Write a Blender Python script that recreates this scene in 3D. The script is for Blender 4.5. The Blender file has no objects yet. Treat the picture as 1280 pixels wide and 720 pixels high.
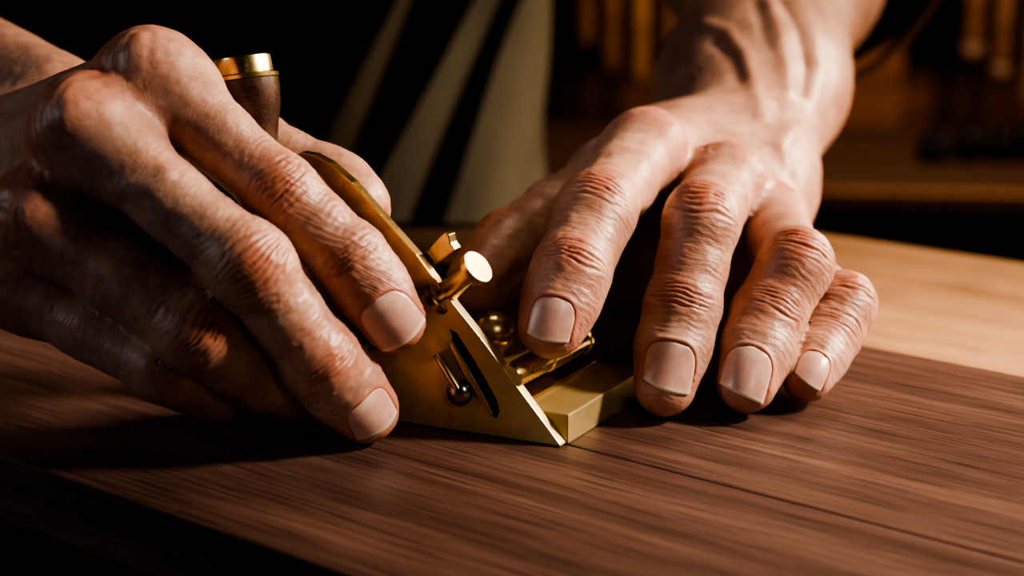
import bpy, bmesh, math, random
import numpy as np
from mathutils import Vector, Matrix
from mathutils.bvhtree import BVHTree

random.seed(7)
C = bpy.context.scene.collection
# ------------------------------------------------------------------ camera
PITCH = math.radians(15.5)
F = 1280 * 60 / 36.0
CAM = np.array([0, -.5, .17])
RT = np.array([1., 0, 0])
FW = np.array([0, math.cos(PITCH), -math.sin(PITCH)])
UPV = np.array([0, math.sin(PITCH), math.cos(PITCH)])
FLOOR = -.92


def ray(x, y):
    return FW + RT * (x - 640) / F - UPV * (y - 360) / F


def at(x, y, d):
    return CAM + d * ray(x, y)


def on(x, y, z):
    r = ray(x, y)
    return CAM + r * ((z - CAM[2]) / r[2])


def nrm(v):
    v = np.asarray(v, float)
    return v / max(np.linalg.norm(v), 1e-12)


# ------------------------------------------------------------------ object helpers
def tag(o, label=None, cat=None, group=None, kind=None):
    if label: o['label'] = label
    if cat: o['category'] = cat
    if group: o['group'] = group
    if kind: o['kind'] = kind
    return o


def empty(name, loc, label=None, cat=None, group=None):
    o = bpy.data.objects.new(name, None)
    o.empty_display_size = .02
    C.objects.link(o)
    o.location = loc
    bpy.context.view_layer.update()
    return tag(o, label, cat, group)


def link(name, me, mat, parent=None, smooth=True):
    """mesh given in world coordinates; re-expressed in the parent's frame"""
    if parent is not None:
        bpy.context.view_layer.update()
        me.transform(parent.matrix_world.inverted())
    if mat is not None:
        me.materials.append(mat)
    if smooth:
        if 'sharp_edge' not in me.attributes: me.polygons.foreach_set('use_smooth', [True] * len(me.polygons))
    me.update()
    o = bpy.data.objects.new(name, me)
    C.objects.link(o)
    if parent is not None:
        o.parent = parent
    return o


def mesh_from(name, V, Fc):
    me = bpy.data.meshes.new(name)
    me.from_pydata([tuple(map(float, v)) for v in V], [], Fc)
    me.update()
    return me


def bm_obj(name, bm, mat, parent=None, smooth=True):
    bmesh.ops.recalc_face_normals(bm, faces=bm.faces)
    me = bpy.data.meshes.new(name)
    bm.to_mesh(me)
    bm.free()
    if smooth and len(me.polygons) < 6000: me.set_sharp_from_angle(angle=math.radians(38))
    return link(name, me, mat, parent, smooth)


def frame_of(axis, hint=(0, 0, 1)):
    a = nrm(axis)
    h = np.asarray(hint, float)
    if abs(a @ nrm(h)) > .98:
        h = np.array([1., 0, 0])
    u = nrm(np.cross(h, a))
    w = np.cross(a, u)
    return a, u, w


def add_lathe(bm, p0, axis, prof, seg=40, hint=(0, 0, 1), capped=True, squash=1.):
    """prof: list of (distance along axis, radius)"""
    a, u, w = frame_of(axis, hint)
    rings = []
    for s, r in prof:
        c = np.asarray(p0) + a * s
        rings.append([bm.verts.new(c + (u * math.cos(t) + w * math.sin(t) * squash) * r)
                      for t in [2 * math.pi * k / seg for k in range(seg)]])
    for i in range(len(rings) - 1):
        for k in range(seg):
            bm.faces.new((rings[i][k], rings[i][(k + 1) % seg], rings[i + 1][(k + 1) % seg], rings[i + 1][k]))
    if capped:
        bm.faces.new(rings[0][::-1])
        bm.faces.new(rings[-1])
    return rings


def add_prism(bm, pts, off, bevel=0.):
    """closed polygon (world points) extruded by the vector off"""
    a = [bm.verts.new(p) for p in pts]
    b = [bm.verts.new(np.asarray(p) + off) for p in pts]
    n = len(pts)
    fs = [bm.faces.new(a), bm.faces.new(b[::-1])]
    for i in range(n):
        fs.append(bm.faces.new((a[i], b[i], b[(i + 1) % n], a[(i + 1) % n])))
    bmesh.ops.recalc_face_normals(bm, faces=fs)
    if bevel:
        es = {e for f in fs for e in f.edges}
        bmesh.ops.bevel(bm, geom=list(es), offset=bevel, segments=2, affect='EDGES', profile=.6)


def add_box(bm, c, ex, ey, ez, hx, hy, hz, bevel=0.):
    c = np.asarray(c, float)
    ex, ey, ez = np.asarray(ex) * hx, np.asarray(ey) * hy, np.asarray(ez) * hz
    add_prism(bm, [c - ex - ey - ez, c + ex - ey - ez, c + ex + ey - ez, c - ex + ey - ez], 2 * ez, bevel)


X3, Y3, Z3 = np.eye(3)

# ------------------------------------------------------------------ materials


class NT:
    def __init__(self, name):
        self.m = bpy.data.materials.new(name)
        self.m.use_nodes = True
        self.t = self.m.node_tree
        self.b = self.t.nodes['Principled BSDF']

    def n(self, kind, **kw):
        nd = self.t.nodes.new(kind)
        for k, v in kw.items():
            if k in nd.inputs.keys():
                nd.inputs[k].default_value = v
            else:
                setattr(nd, k, v)
        return nd

    def l(self, a, b):
        self.t.links.new(a, b)

    def set(self, **kw):
        for k, v in kw.items():
            self.b.inputs[k.replace('_', ' ')].default_value = v
        return self

    def ramp(self, fac, stops):
        r = self.n('ShaderNodeValToRGB')
        e = r.color_ramp.elements
        while len(e) < len(stops): e.new(.5)
        for q, (p, c) in zip(e, stops):
            q.position = p
            q.color = (*c, 1) if len(c) == 3 else c
        self.l(fac, r.inputs['Fac'])
        return r.outputs['Color']

    def noise(self, scale, detail=4, rough=.55, vec=None, mapscale=None, distortion=0.):
        tc = None
        if vec is None:
            tc = self.n('ShaderNodeTexCoord').outputs['Object']
        else:
            tc = vec
        if mapscale is not None:
            mp = self.n('ShaderNodeMapping')
            mp.inputs['Scale'].default_value = mapscale
            self.l(tc, mp.inputs['Vector'])
            tc = mp.outputs['Vector']
        nz = self.n('ShaderNodeTexNoise')
        nz.inputs['Scale'].default_value = scale
        nz.inputs['Detail'].default_value = detail
        nz.inputs['Roughness'].default_value = rough
        nz.inputs['Distortion'].default_value = distortion
        self.l(tc, nz.inputs['Vector'])
        return nz.outputs['Fac']

    def bump(self, h, dist, strength=1., prev=None):
        b = self.n('ShaderNodeBump')
        b.inputs['Distance'].default_value = dist
        b.inputs['Strength'].default_value = strength
        self.l(h, b.inputs['Height'])
        if prev is not None: self.l(prev, b.inputs['Normal'])
        return b.outputs['Normal']

    def mix(self, fac, a, b, mode='MIX'):
        m = self.n('ShaderNodeMix', data_type='RGBA', blend_type=mode)
        for v, s in ((fac, m.inputs[0]), (a, m.inputs[6]), (b, m.inputs[7])):
            if hasattr(v, 'is_linked'):
                self.l(v, s)
            else:
                s.default_value = v if isinstance(v, float) else (*v, 1)
        return m.outputs[2]

    def math(self, op, a, b=0.):
        m = self.n('ShaderNodeMath', operation=op)
        for v, s in ((a, m.inputs[0]), (b, m.inputs[1])):
            if hasattr(v, 'is_linked'):
                self.l(v, s)
            else:
                s.default_value = v
        return m.outputs[0]


def wood(name, dark, mid, light, gscale=(1, 9, 9), scale=30, rough=.5, bump=.0002, pore=True, coat=0.):
    """grain runs along the object's local X"""
    w = NT(name)
    big = w.noise(scale * .35, 3, .5, mapscale=(.35, 5, 5), distortion=.6)
    fine = w.noise(scale * 2.2, 6, .65, mapscale=(.5, 14, 14))
    band = w.noise(scale, 5, .6, mapscale=(.12, 3.2, 3.2), distortion=1.0)
    f = w.math('ADD', w.math('MULTIPLY', big, .45), w.math('MULTIPLY', band, .4))
    f = w.math('ADD', f, w.math('MULTIPLY', fine, .22))
    col = w.ramp(f, [(.40, dark), (.53, mid), (.66, light)])
    if pore:
        p = w.noise(scale * 9, 2, .5, mapscale=(.12, 4, 4))
        pm = w.ramp(p, [(.36, (.45, .45, .45)), (.46, (1, 1, 1))])
        col = w.mix(1., col, pm, 'MULTIPLY')
        nb = w.bump(p, bump, .5)
        nb = w.bump(fine, bump * .7, .5, nb)
    else:
        nb = w.bump(fine, bump, .6)
    w.l(col, w.b.inputs['Base Color'])
    w.l(nb, w.b.inputs['Normal'])
    w.l(w.ramp(fine, [(.3, (rough - .08,) * 3), (.7, (rough + .1,) * 3)]), w.b.inputs['Roughness'])
    w.set(Coat_Weight=coat, Coat_Roughness=.35)
    w.b.inputs['Specular IOR Level'].default_value = .35
    return w.m


def metal(name, col, rough, scratch=.00002, dark=None):
    w = NT(name)
    w.set(Metallic=1., Roughness=rough)
    big = w.noise(55, 4, .6)
    fine = w.noise(900, 3, .6, mapscale=(1, .15, 1))
    d = dark or tuple(c * .55 for c in col)
    w.l(w.ramp(big, [(.32, d), (.58, col)]), w.b.inputs['Base Color'])
    w.l(w.ramp(big, [(.3, (min(1, rough * 1.6),) * 3), (.6, (rough,) * 3)]), w.b.inputs['Roughness'])
    w.l(w.bump(fine, scratch, .35), w.b.inputs['Normal'])
    return w.m


def cloth(name, col, scale=900, rough=.95):
    w = NT(name)
    n1 = w.noise(12, 4)
    n2 = w.noise(scale, 2)
    w.l(w.ramp(n1, [(.3, tuple(c * .75 for c in col)), (.7, col)]), w.b.inputs['Base Color'])
    w.l(w.bump(n2, .0006, .5), w.b.inputs['Normal'])
    w.set(Roughness=rough)
    w.b.inputs['Specular IOR Level'].default_value = .15
    return w.m


M = {}
M['walnut'] = wood('walnut', (.042, .019, .013), (.092, .045, .033), (.150, .080, .060), rough=.45, bump=.00025)
M['bench'] = wood('bench_oak', (.34, .180, .088), (.48, .27, .14), (.58, .35, .195), rough=.4, bump=.0001)
M['handle'] = wood('rosewood', (.020, .008, .005), (.06, .024, .013), (.12, .052, .03), scale=60, rough=.3, coat=.4, bump=.00005)
M['brass'] = metal('brass', (.76, .58, .27), .24, dark=(.48, .33, .12))
M['brass_matte'] = metal('brushed_brass', (.66, .50, .24), .44, dark=(.46, .33, .14))
M['brass_matte'].node_tree.nodes['Principled BSDF'].inputs['Metallic'].default_value = .8
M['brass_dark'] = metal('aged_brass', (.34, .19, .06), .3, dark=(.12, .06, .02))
M['brass_strap'] = metal('shaded_brass', (.50, .34, .14), .27, dark=(.20, .11, .04))  # darker brass puts the hand's shade into the strap's colour
M['steel'] = metal('dark_steel', (.50, .48, .45), .2, dark=(.2, .19, .18))
M['black'] = cloth('black_cotton', (.008, .008, .009))
M['denim'] = cloth('dark_trousers', (.012, .012, .016))
M['apron'] = cloth('olive_canvas', (.34, .29, .205), 700)
M['stitch'] = cloth('cuff_lining', (.34, .26, .19), 700)
M['panel'] = wood('panel_wood', (.070, .022, .007), (.125, .042, .014), (.17, .062, .022), scale=6, rough=.55, bump=.0003)
M['panel_light'] = wood('stile_wood', (.13, .045, .014), (.20, .075, .024), (.26, .10, .034), scale=6, rough=.5, bump=.0003)
M['dark_wood'] = wood('dark_wood', (.022, .008, .003), (.04, .015, .006), (.06, .024, .01), scale=6, rough=.55, bump=.0003)
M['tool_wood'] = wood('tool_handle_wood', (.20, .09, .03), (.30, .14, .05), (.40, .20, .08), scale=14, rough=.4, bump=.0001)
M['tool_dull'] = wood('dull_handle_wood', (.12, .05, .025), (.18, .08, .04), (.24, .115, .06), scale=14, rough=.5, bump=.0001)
M['knob_grey'] = wood('pale_pommel', (.16, .09, .05), (.22, .12, .075), (.28, .16, .10), scale=14, rough=.5, bump=.0001)
M['iron'] = metal('black_iron', (.035, .035, .04), .45)
M['floor'] = wood('floor_boards', (.03, .014, .007), (.05, .022, .012), (.07, .033, .018), scale=3, rough=.6, bump=.0004)


def skin_material():
    w = NT('skin')
    tint = w.n('ShaderNodeAttribute', attribute_name='tint')
    sep = w.n('ShaderNodeSeparateColor')
    w.l(tint.outputs['Color'], sep.inputs['Color'])
    fc = w.n('ShaderNodeAttribute', attribute_name='fc').outputs['Vector']
    tc = w.n('ShaderNodeTexCoord').outputs['Object']
    n1 = w.noise(90, 5, .65, vec=tc)
    n2 = w.noise(420, 4, .6, vec=tc)
    base = w.ramp(w.math('ADD', w.math('MULTIPLY', n1, .65), w.math('MULTIPLY', n2, .35)),
                  [(.34, (.29, .140, .095)), (.50, (.41, .225, .160)), (.66, (.50, .305, .228))])
    red = w.mix(sep.outputs[0], base, (.42, .125, .068))
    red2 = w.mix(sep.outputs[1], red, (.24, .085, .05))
    pale = w.mix(sep.outputs[2], red2, (.66, .46, .34))
    w.l(pale, w.b.inputs['Base Color'])
    # transverse fine creases + pores
    cr = w.noise(1.0, 3, .6, vec=fc, mapscale=(1500, 330, 1), distortion=.4)
    vor = w.n('ShaderNodeTexVoronoi', feature='DISTANCE_TO_EDGE')
    vor.inputs['Scale'].default_value = 1.0
    mp = w.n('ShaderNodeMapping')
    mp.inputs['Scale'].default_value = (1250, 700, 1)
    w.l(fc, mp.inputs['Vector'])
    w.l(mp.outputs['Vector'], vor.inputs['Vector'])
    vv = w.math('MINIMUM', vor.outputs['Distance'], .22)
    por = w.noise(2600, 2, .5, vec=tc)
    nb = w.bump(cr, .00036, .55)
    nb = w.bump(vv, .00026, .40, nb)
    nb = w.bump(por, .00008, .5, nb)
    w.l(nb, w.b.inputs['Normal'])
    w.l(w.ramp(n2, [(.3, (.34,) * 3), (.7, (.48,) * 3)]), w.b.inputs['Roughness'])
    w.set(Subsurface_Weight=.3, Subsurface_Scale=.0036)
    w.b.inputs['Subsurface Radius'].default_value = (1., .34, .16)
    w.b.inputs['Specular IOR Level'].default_value = .42
    return w.m


def nail_material():
    w = NT('nail')
    at_ = w.n('ShaderNodeAttribute', attribute_name='nl').outputs['Color']
    sep = w.n('ShaderNodeSeparateColor')
    w.l(at_, sep.inputs['Color'])
    n1 = w.noise(300, 3)
    base = w.ramp(n1, [(.3, (.52, .28, .22)), (.7, (.60, .365, .295))])
    lun = w.mix(sep.outputs[0], base, (.74, .55, .45))
    edge = w.mix(sep.outputs[1], lun, (.78, .68, .52))
    w.l(edge, w.b.inputs['Base Color'])
    rid = w.noise(1.0, 2, vec=at_, mapscale=(0, 0, 26))
    w.l(w.bump(rid, .0001, .4), w.b.inputs['Normal'])
    w.set(Roughness=.28, Subsurface_Weight=.2, Subsurface_Scale=.002)
    w.b.inputs['Subsurface Radius'].default_value = (1., .4, .25)
    return w.m


M['skin'] = skin_material()
M['nail'] = nail_material()

# ------------------------------------------------------------------ signed-distance body


def prim(a, b, ra, rb, n=None, e=1.):
    return (np.asarray(a, np.float32), np.asarray(b, np.float32), ra, rb, None if n is None else nrm(n).astype(np.float32), e)


def d_prim(p, q):
    a, b, ra, rb, n, e = q
    ab = b - a
    L2 = float(ab @ ab)
    v = p - a
    if L2 < 1e-12:
        t = np.zeros(len(p), np.float32)
    else:
        t = np.clip((v @ ab) / L2, 0, 1)
    w = v - t[:, None] * ab
    d2 = np.einsum('ij,ij->i', w, w)
    if n is not None:
        d2 = d2 + (e * e - 1) * (w @ n) ** 2
    return np.sqrt(np.maximum(d2, 1e-14)) - (ra + (rb - ra) * t)


def smin(a, b, k):
    h = np.maximum(k - np.abs(a - b), 0)
    return np.minimum(a, b) - h * h / (4 * k)


def d_union(p, prims, k):
    d = None
    for q in prims:
        x = d_prim(p, q)
        d = x if d is None else smin(d, x, k)
    return d


def orth(v, a):
    return nrm(np.asarray(v) - (np.asarray(v) @ a) * a)


class Finger:
    """joints MCP, PIP, DIP, tip centre; radii at MCP, mid, PIP, mid, DIP, pad, tip"""

    def __init__(self, J, R, dorsal, name='', thumb=False, kn=1.):
        self.J = [np.asarray(j, float) for j in J]
        self.R = R
        J = self.J
        self.ax = [nrm(J[i + 1] - J[i]) for i in range(3)]
        self.dn = [orth(dorsal, a) for a in self.ax]
        # bend plane decides the dorsal side where the finger is clearly bent
        for i in (1, 2):
            bend = self.ax[i - 1] - self.ax[i]
            if np.linalg.norm(bend) > .35 and not thumb:
                self.dn[i] = nrm(.5 * self.dn[i] + .5 * orth(bend, self.ax[i]))
        r0, r1, r2, r3, r4, r5, r6 = R
        P = []
        m1 = J[0] + (J[1] - J[0]) * .52
        P += [prim(J[0], m1, r0, r1), prim(m1, J[1], r1, r2 * .97)]
        m2 = J[1] + (J[2] - J[1]) * .5
        P += [prim(J[1], m2, r2 * .97, r3), prim(m2, J[2], r3, r4)]
        m3 = J[2] + (J[3] - J[2]) * .5
        P += [prim(J[2], m3, r4, r5, self.dn[2], 1.08), prim(m3, J[3], r5, r6, self.dn[2], 1.12)]
        # knuckle caps on the back of PIP / DIP, pads on the palm side
        k1 = nrm(self.dn[0] + self.dn[1])
        k2 = nrm(self.dn[1] + self.dn[2])
        P += [prim(J[1] + k1 * r2 * .16 - self.ax[0] * .002, J[1] + k1 * r2 * .16 + self.ax[1] * .002, r2 * .90 * kn, r2 * .90 * kn)]
        P += [prim(J[2] + k2 * r4 * .08, J[2] + k2 * r4 * .08, r4 * .96, r4 * .96)]
        P += [prim(J[0] + (J[1] - J[0]) * .45 - self.dn[0] * r1 * .25, J[0] + (J[1] - J[0]) * .7 - self.dn[0] * r1 * .22, r1 * .88, r1 * .85)]
        P += [prim(J[1] + (J[2] - J[1]) * .35 - self.dn[1] * r3 * .22, J[1] + (J[2] - J[1]) * .65 - self.dn[1] * r3 * .22, r3 * .88, r3 * .86)]
        P += [prim(J[2] + (J[3] - J[2]) * .35 - self.dn[2] * r5 * .18, J[2] + (J[3] - J[2]) * .85 - self.dn[2] * r6 * .20, r5 * .90, r6 * .90)]
        self.P = P
        self.L = [0.]
        for i in range(3): self.L.append(self.L[-1] + np.linalg.norm(J[i + 1] - J[i]))

    def d(self, p):
        return d_union(p, self.P, .0035)


class Hand:
    def __init__(self, fingers, palm, arm, kp=.0075, kf=.006):
        self.fingers, self.palm, self.arm, self.kp, self.kf = fingers, palm, arm, kp, kf
        pts = np.array([j for f in fingers for j in f.J])
        self.lo, self.hi = pts.min(0) - .05, pts.max(0) + .05

    def d_palm(self, p):
        return smin(d_union(p, self.palm, self.kp), d_union(p, self.arm, .03), .022)

    def d(self, p):
        dp = self.d_palm(p)
        out = dp
        near = np.all((p > self.lo) & (p < self.hi), 1)
        if near.any():
            q = p[near]
            dq = dp[near]
            o = None
            for f in self.fingers:
                df = smin(f.d(q), dq, self.kf)
                o = df if o is None else smin(o, df, .0012)
            out = out.copy()
            out[near] = o
        return np.maximum(out, .0003 - p[:, 2])         # skin flattens where it rests on the board


# ---- image-left hand (the person's right): index along the tool, others curled
def mk_left():
    fx = Finger([at(190, 97, .466), at(351, 240, .4665), at(436, 323, .4685), at(492, 401, .4700)],
                [.0118, .0094, .0101, .0092, .0100, .0100, .0086], FW * -1 + UPV * .25 + RT * -.25, 'index')
    md = Finger([at(110, 164, .456), at(312, 332, .452), at(396, 448, .464), at(457, 513, .4755)],
                [.0122, .0098, .0118, .0098, .0104, .0106, .0092], FW * -1 + UPV * .2 + RT * .1, 'middle')
    rg = Finger([at(52, 272, .460), at(244, 416, .456), at(330, 470, .474), at(392, 492, .487)],
                [.0120, .0098, .0104, .0094, .0096, .0094, .0080], FW * -1 + UPV * .5, 'ring')
    lt = Finger([at(20, 352, .474), at(203, 462, .464), at(262, 488, .480), at(306, 496, .494)],
                [.0108, .0086, .0088, .0080, .0080, .0078, .0068], FW * -1 + UPV * .6, 'little')
    th = Finger([at(215, 170, .530), at(312, 178, .514), at(402, 226, .507), at(444, 258, .5020)],
                [.0145, .0118, .0104, .0096, .0104, .0118, .0108], FW + UPV * .3, 'thumb', thumb=True)
    W = at(-50, 252, .530)
    nd = nrm(np.cross(md.J[0] - W, lt.J[0] - fx.J[0]))
    if nd @ FW > 0: nd = -nd
    acr = nrm(fx.J[0] - lt.J[0])
    palm = []
    cols = [(fx, .020, .0115), (md, .008, .0118), (rg, -.006, .0115), (lt, -.018, .0105)]
    for f, o, r in cols:
        palm.append(prim(W + acr * o, f.J[0] - nd * .002, .0135, r * .98))
        palm.append(prim(W + acr * o - nd * .010, f.J[0] - nd * .010, .0135, r))
    for (f, g) in ((fx, md), (md, rg), (rg, lt)):
        m = .5 * (f.J[0] + g.J[0])
        palm.append(prim(m * .80 + W * .2 - nd * .0075, W - nd * .003, .0100, .013))
    cmc = W + acr * .018 - nd * .012 + nrm(fx.J[0] - W) * .018
    palm.append(prim(cmc, th.J[0], .0175, .0150))
    palm.append(prim(.5 * (cmc + th.J[0]), .35 * W + .65 * fx.J[0] - nd * .010, .0140, .0115))
    palm.append(prim(W - acr * .016 - nd * .014, lt.J[0] * .8 + W * .2 - nd * .014, .0150, .0120))
    palm.append(prim(at(120, 205, .476), at(215, 315, .474), .0125, .0105))
    palm.append(prim(at(150, 240, .486), at(250, 330, .490), .0140, .0120))
    palm.append(prim(at(70, 128, .540), at(-110, 52, .60), .0150, .0210))
    palm.append(prim(at(-110, 52, .60), W + (at(-430, -95, .74) - W) * .5, .0210, .030))
    # knuckle heads
    for f, r, o in ((fx, .0112, .0022), (md, .0118, .0030), (rg, .0110, .0020), (lt, .0100, .0015)):
        palm.append(prim(f.J[0] + nd * o, f.J[0] + nd * o, r, r))
    E = at(-430, -95, .74)
    arm = [prim(W - nd * .006, W + (E - W) * .35, .0265, .033, nd, 1.18), prim(W + (E - W) * .35, E, .033, .046)]
    h = Hand([fx, md, rg, lt, th], palm, arm)
    h.nd, h.W, h.E, h.acr = nd, W, E, acr
    return h


# ---- image-right hand (the person's left): fingertips towards the camera
def mk_right():
    fx = Finger([at(803, 190, .552), at(744, 267, .503), at(714, 342, .4890), at(689, 408, .4820)],
                [.0120, .0108, .0118, .0104, .0108, .0108, .0092], -FW + UPV * .8 + RT * .1, 'index')
    md = Finger([at(904, 231, .556), at(877, 278, .509), at(852, 384, .503), at(831, 484, .4955)],
                [.0122, .0104, .0113, .0100, .0106, .0108, .0090], -FW + UPV * .8, 'middle')
    rg = Finger([at(961, 280, .560), at(995, 333, .514), at(960, 396, .510), at(933, 478, .4975)],
                [.0116, .0100, .0110, .0098, .0102, .0104, .0088], -FW + UPV * .8 + RT * .1, 'ring')
    lt = Finger([at(986, 340, .566), at(1056, 380, .526), at(1036, 420, .520), at(1009, 472, .5055)],
                [.0104, .0086, .0090, .0082, .0086, .0086, .0073], -FW + UPV * .8 + RT * .35, 'little')
    th = Finger([at(770, 235, .585), at(700, 268, .560), at(640, 312, .540), at(596, 350, .5250)],
                [.0160, .0130, .0118, .0112, .0118, .0116, .0100], UPV - RT * .5, 'thumb', thumb=True)
    W = at(914, 222, .632)
    nd = nrm(np.cross(lt.J[0] - fx.J[0], md.J[0] - W))
    if nd[2] < 0: nd = -nd
    acr = nrm(fx.J[0] - lt.J[0])
    palm = []
    cols = [(fx, .020, .0115), (md, .008, .0118), (rg, -.004, .0112), (lt, -.0115, .0100)]
    for f, o, r in cols:
        palm.append(prim(W + acr * o, f.J[0] - nd * .002, .0135, r * .98))
        palm.append(prim(W + acr * o - nd * .010, f.J[0] - nd * .010, .0135, r))
    for (f, g) in ((fx, md), (md, rg), (rg, lt)):
        m = .5 * (f.J[0] + g.J[0])
        palm.append(prim(m * .80 + W * .2 - nd * .0085, W - nd * .003, .0095, .013))
    cmc = W + acr * .022 - nd * .010 + nrm(fx.J[0] - W) * .012
    palm.append(prim(cmc, th.J[0], .0175, .0165))
    palm.append(prim(th.J[0], .4 * W + .6 * fx.J[0] - nd * .008, .0140, .0115))
    palm.append(prim(W - acr * .008 - nd * .012, lt.J[0] * .8 + W * .2 - nd * .010, .0130, .0100))
    palm.append(prim(W - nd * .012, at(970, 352, .588), .0160, .0125))
    palm.append(prim(W - nd * .012, at(800, 340, .575), .0180, .0150))
    palm.append(prim(at(800, 340, .575), at(970, 352, .588), .0150, .0125))
    for f, r, o in ((fx, .0112, .0028), (md, .0112, .0026), (rg, .0104, .0020), (lt, .0094, .0010)):
        palm.append(prim(f.J[0] + nd * o, f.J[0] + nd * o, r, r))
    E = at(985, -95, .86)
    side = nrm(np.cross(E - W, Z3))
    flat = nrm(np.cross(side, E - W))
    arm = [prim(W, W + (E - W) * .3, .0298, .0332, flat, 1.22), prim(W + (E - W) * .3, W + (E - W) * .75, .0330, .0440, flat, 1.1),
           prim(W + (E - W) * .75, E, .0440, .046)]
    h = Hand([fx, md, rg, lt, th], palm, arm)
    h.nd, h.W, h.E, h.acr = nd, W, E, acr
    return h


HL, HR = mk_left(), mk_right()
TC = np.array([-.155, .475])                       # torso axis (x, y)
SH_L, SH_R = np.array([-.335, .50, .40]), np.array([.030, .50, .40])
torso = [prim(HL.E, SH_L, .044, .052), prim(HR.E, SH_R, .044, .052),
         prim(SH_L, SH_R, .050, .050),
         prim((TC[0] - .06, TC[1], .34), (TC[0] - .05, TC[1], -.10), .10, .085),
         prim((TC[0] + .06, TC[1], .34), (TC[0] + .05, TC[1], -.10), .10, .085)]


def chunked(fn, p, n=200000):
    p = np.asarray(p, np.float32)
    return np.concatenate([fn(p[i:i + n]) for i in range(0, len(p), n)]) if len(p) else np.zeros(0, np.float32)


def sdf(p):
    """whole body; each hand only evaluated where it matters"""
    d = d_union(p, torso, .03)
    for h in (HL, HR):
        lo = np.minimum(h.lo, np.minimum(h.W, h.E) - .07)
        hi = np.maximum(h.hi, np.maximum(h.W, h.E) + .07)
        m = np.all((p > lo) & (p < hi), 1)
        if m.any():
            d = d.copy()
            d[m] = smin(d[m], h.d(p[m]), .02)
    return d


def surface_nets(fn, lo, hi, h, nb=8):
    lo = np.asarray(lo, float)
    n = np.ceil((np.asarray(hi) - lo) / (h * nb)).astype(int)
    bi = np.stack(np.meshgrid(*[np.arange(k) for k in n], indexing='ij'), -1).reshape(-1, 3)
    cen = lo + (bi + .5) * h * nb
    d = chunked(fn, cen)
    keep = np.abs(d) < h * nb * .5 * 1.733 * 1.25 + .004
    bi = bi[keep]
    g = np.stack(np.meshgrid(*[np.arange(nb + 1)] * 3, indexing='ij'), -1).reshape(-1, 3)
    N = n * nb + 2
    key = lambda c: (c[..., 0].astype(np.int64) * N[1] + c[..., 1]) * N[2] + c[..., 2]
    vk, vp, quads = [], [], []
    corners = np.array([[i, j, k] for i in (0, 1) for j in (0, 1) for k in (0, 1)])
    edges = [(a, b) for a in range(8) for b in range(a + 1, 8) if np.abs(corners[a] - corners[b]).sum() == 1]
    B = 400
    for s in range(0, len(bi), B):
        b = bi[s:s + B]
        gi = b[:, None, :] * nb + g[None]
        val = chunked(fn, (lo + gi.reshape(-1, 3) * h)).reshape(len(b), nb + 1, nb + 1, nb + 1)
        cv = np.stack([val[:, c[0]:c[0] + nb, c[1]:c[1] + nb, c[2]:c[2] + nb] for c in corners], -1)
        sg = cv < 0
        act = sg.any(-1) & ~sg.all(-1)
        ix = np.argwhere(act)
        if not len(ix): continue
        cv = cv[act]
        acc = np.zeros((len(ix), 3))
        cnt = np.zeros(len(ix))
        for a, c in edges:
            va, vc = cv[:, a], cv[:, c]
            m = (va < 0) != (vc < 0)
            t = np.where(m, va / np.where(m, va - vc, 1), 0)
            pt = corners[a] + t[:, None] * (corners[c] - corners[a])
            acc += pt * m[:, None]
            cnt += m
        cell = b[ix[:, 0]] * nb + ix[:, 1:]
        vk.append(key(cell))
        vp.append(lo + (cell + acc / cnt[:, None]) * h)
        v0 = val[:, :nb, :nb, :nb]
        for ax in range(3):
            sl = [slice(0, nb)] * 3
            sl[ax] = slice(1, nb + 1)
            v1 = val[:, sl[0], sl[1], sl[2]]
            m = (v0 < 0) != (v1 < 0)
            e = np.argwhere(m)
            if not len(e): continue
            c = b[e[:, 0]] * nb + e[:, 1:]
            u, w = [(1, 2), (2, 0), (0, 1)][ax]
            ou, ow = np.zeros(3, int), np.zeros(3, int)
            ou[u] = 1
            ow[w] = 1
            q = np.stack([key(c - ou - ow), key(c - ow), key(c), key(c - ou)], -1)
            inside = v0[m] < 0
            q[~inside] = q[~inside][:, ::-1]
            quads.append(q)
    vk, vp, quads = np.concatenate(vk), np.concatenate(vp), np.concatenate(quads)
    o = np.argsort(vk)
    vk, vp = vk[o], vp[o]
    idx = np.searchsorted(vk, quads)
    idx = np.minimum(idx, len(vk) - 1)
    ok = (vk[idx] == quads).all(1)
    return vp, idx[ok]


def gradient(fn, p, e=.0004):
    k = np.array([[1, -1, -1], [-1, -1, 1], [-1, 1, -1], [1, 1, 1]], float)
    g = sum(kk * chunked(fn, p + kk * e)[:, None] for kk in k)
    return g / np.maximum(np.linalg.norm(g, axis=1, keepdims=True), 1e-9)


def project(fn, p, it=2, lim=.002):
    for _ in range(it):
        g = gradient(fn, p)
        p = p - g * np.clip(chunked(fn, p), -lim, lim)[:, None]
    return p, g


def hash3(i):
    x = (i[..., 0] * 73856093) ^ (i[..., 1] * 19349663) ^ (i[..., 2] * 83492791)
    x = (x ^ (x >> 13)) * 1274126177
    return ((x ^ (x >> 16)) & 0xffff) / 65535.0


def vnoise(p, s):
    q = p * s
    i = np.floor(q).astype(np.int64)
    f = q - i
    f = f * f * (3 - 2 * f)
    r = 0
    for a in (0, 1):
        for b in (0, 1):
            for c in (0, 1):
                w = (f[:, 0] if a else 1 - f[:, 0]) * (f[:, 1] if b else 1 - f[:, 1]) * (f[:, 2] if c else 1 - f[:, 2])
                r = r + w * hash3(i + np.array([a, b, c]))
    return r


def sstep(a, b, x):
    t = np.clip((x - a) / (b - a), 0, 1)
    return t * t * (3 - 2 * t)


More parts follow.
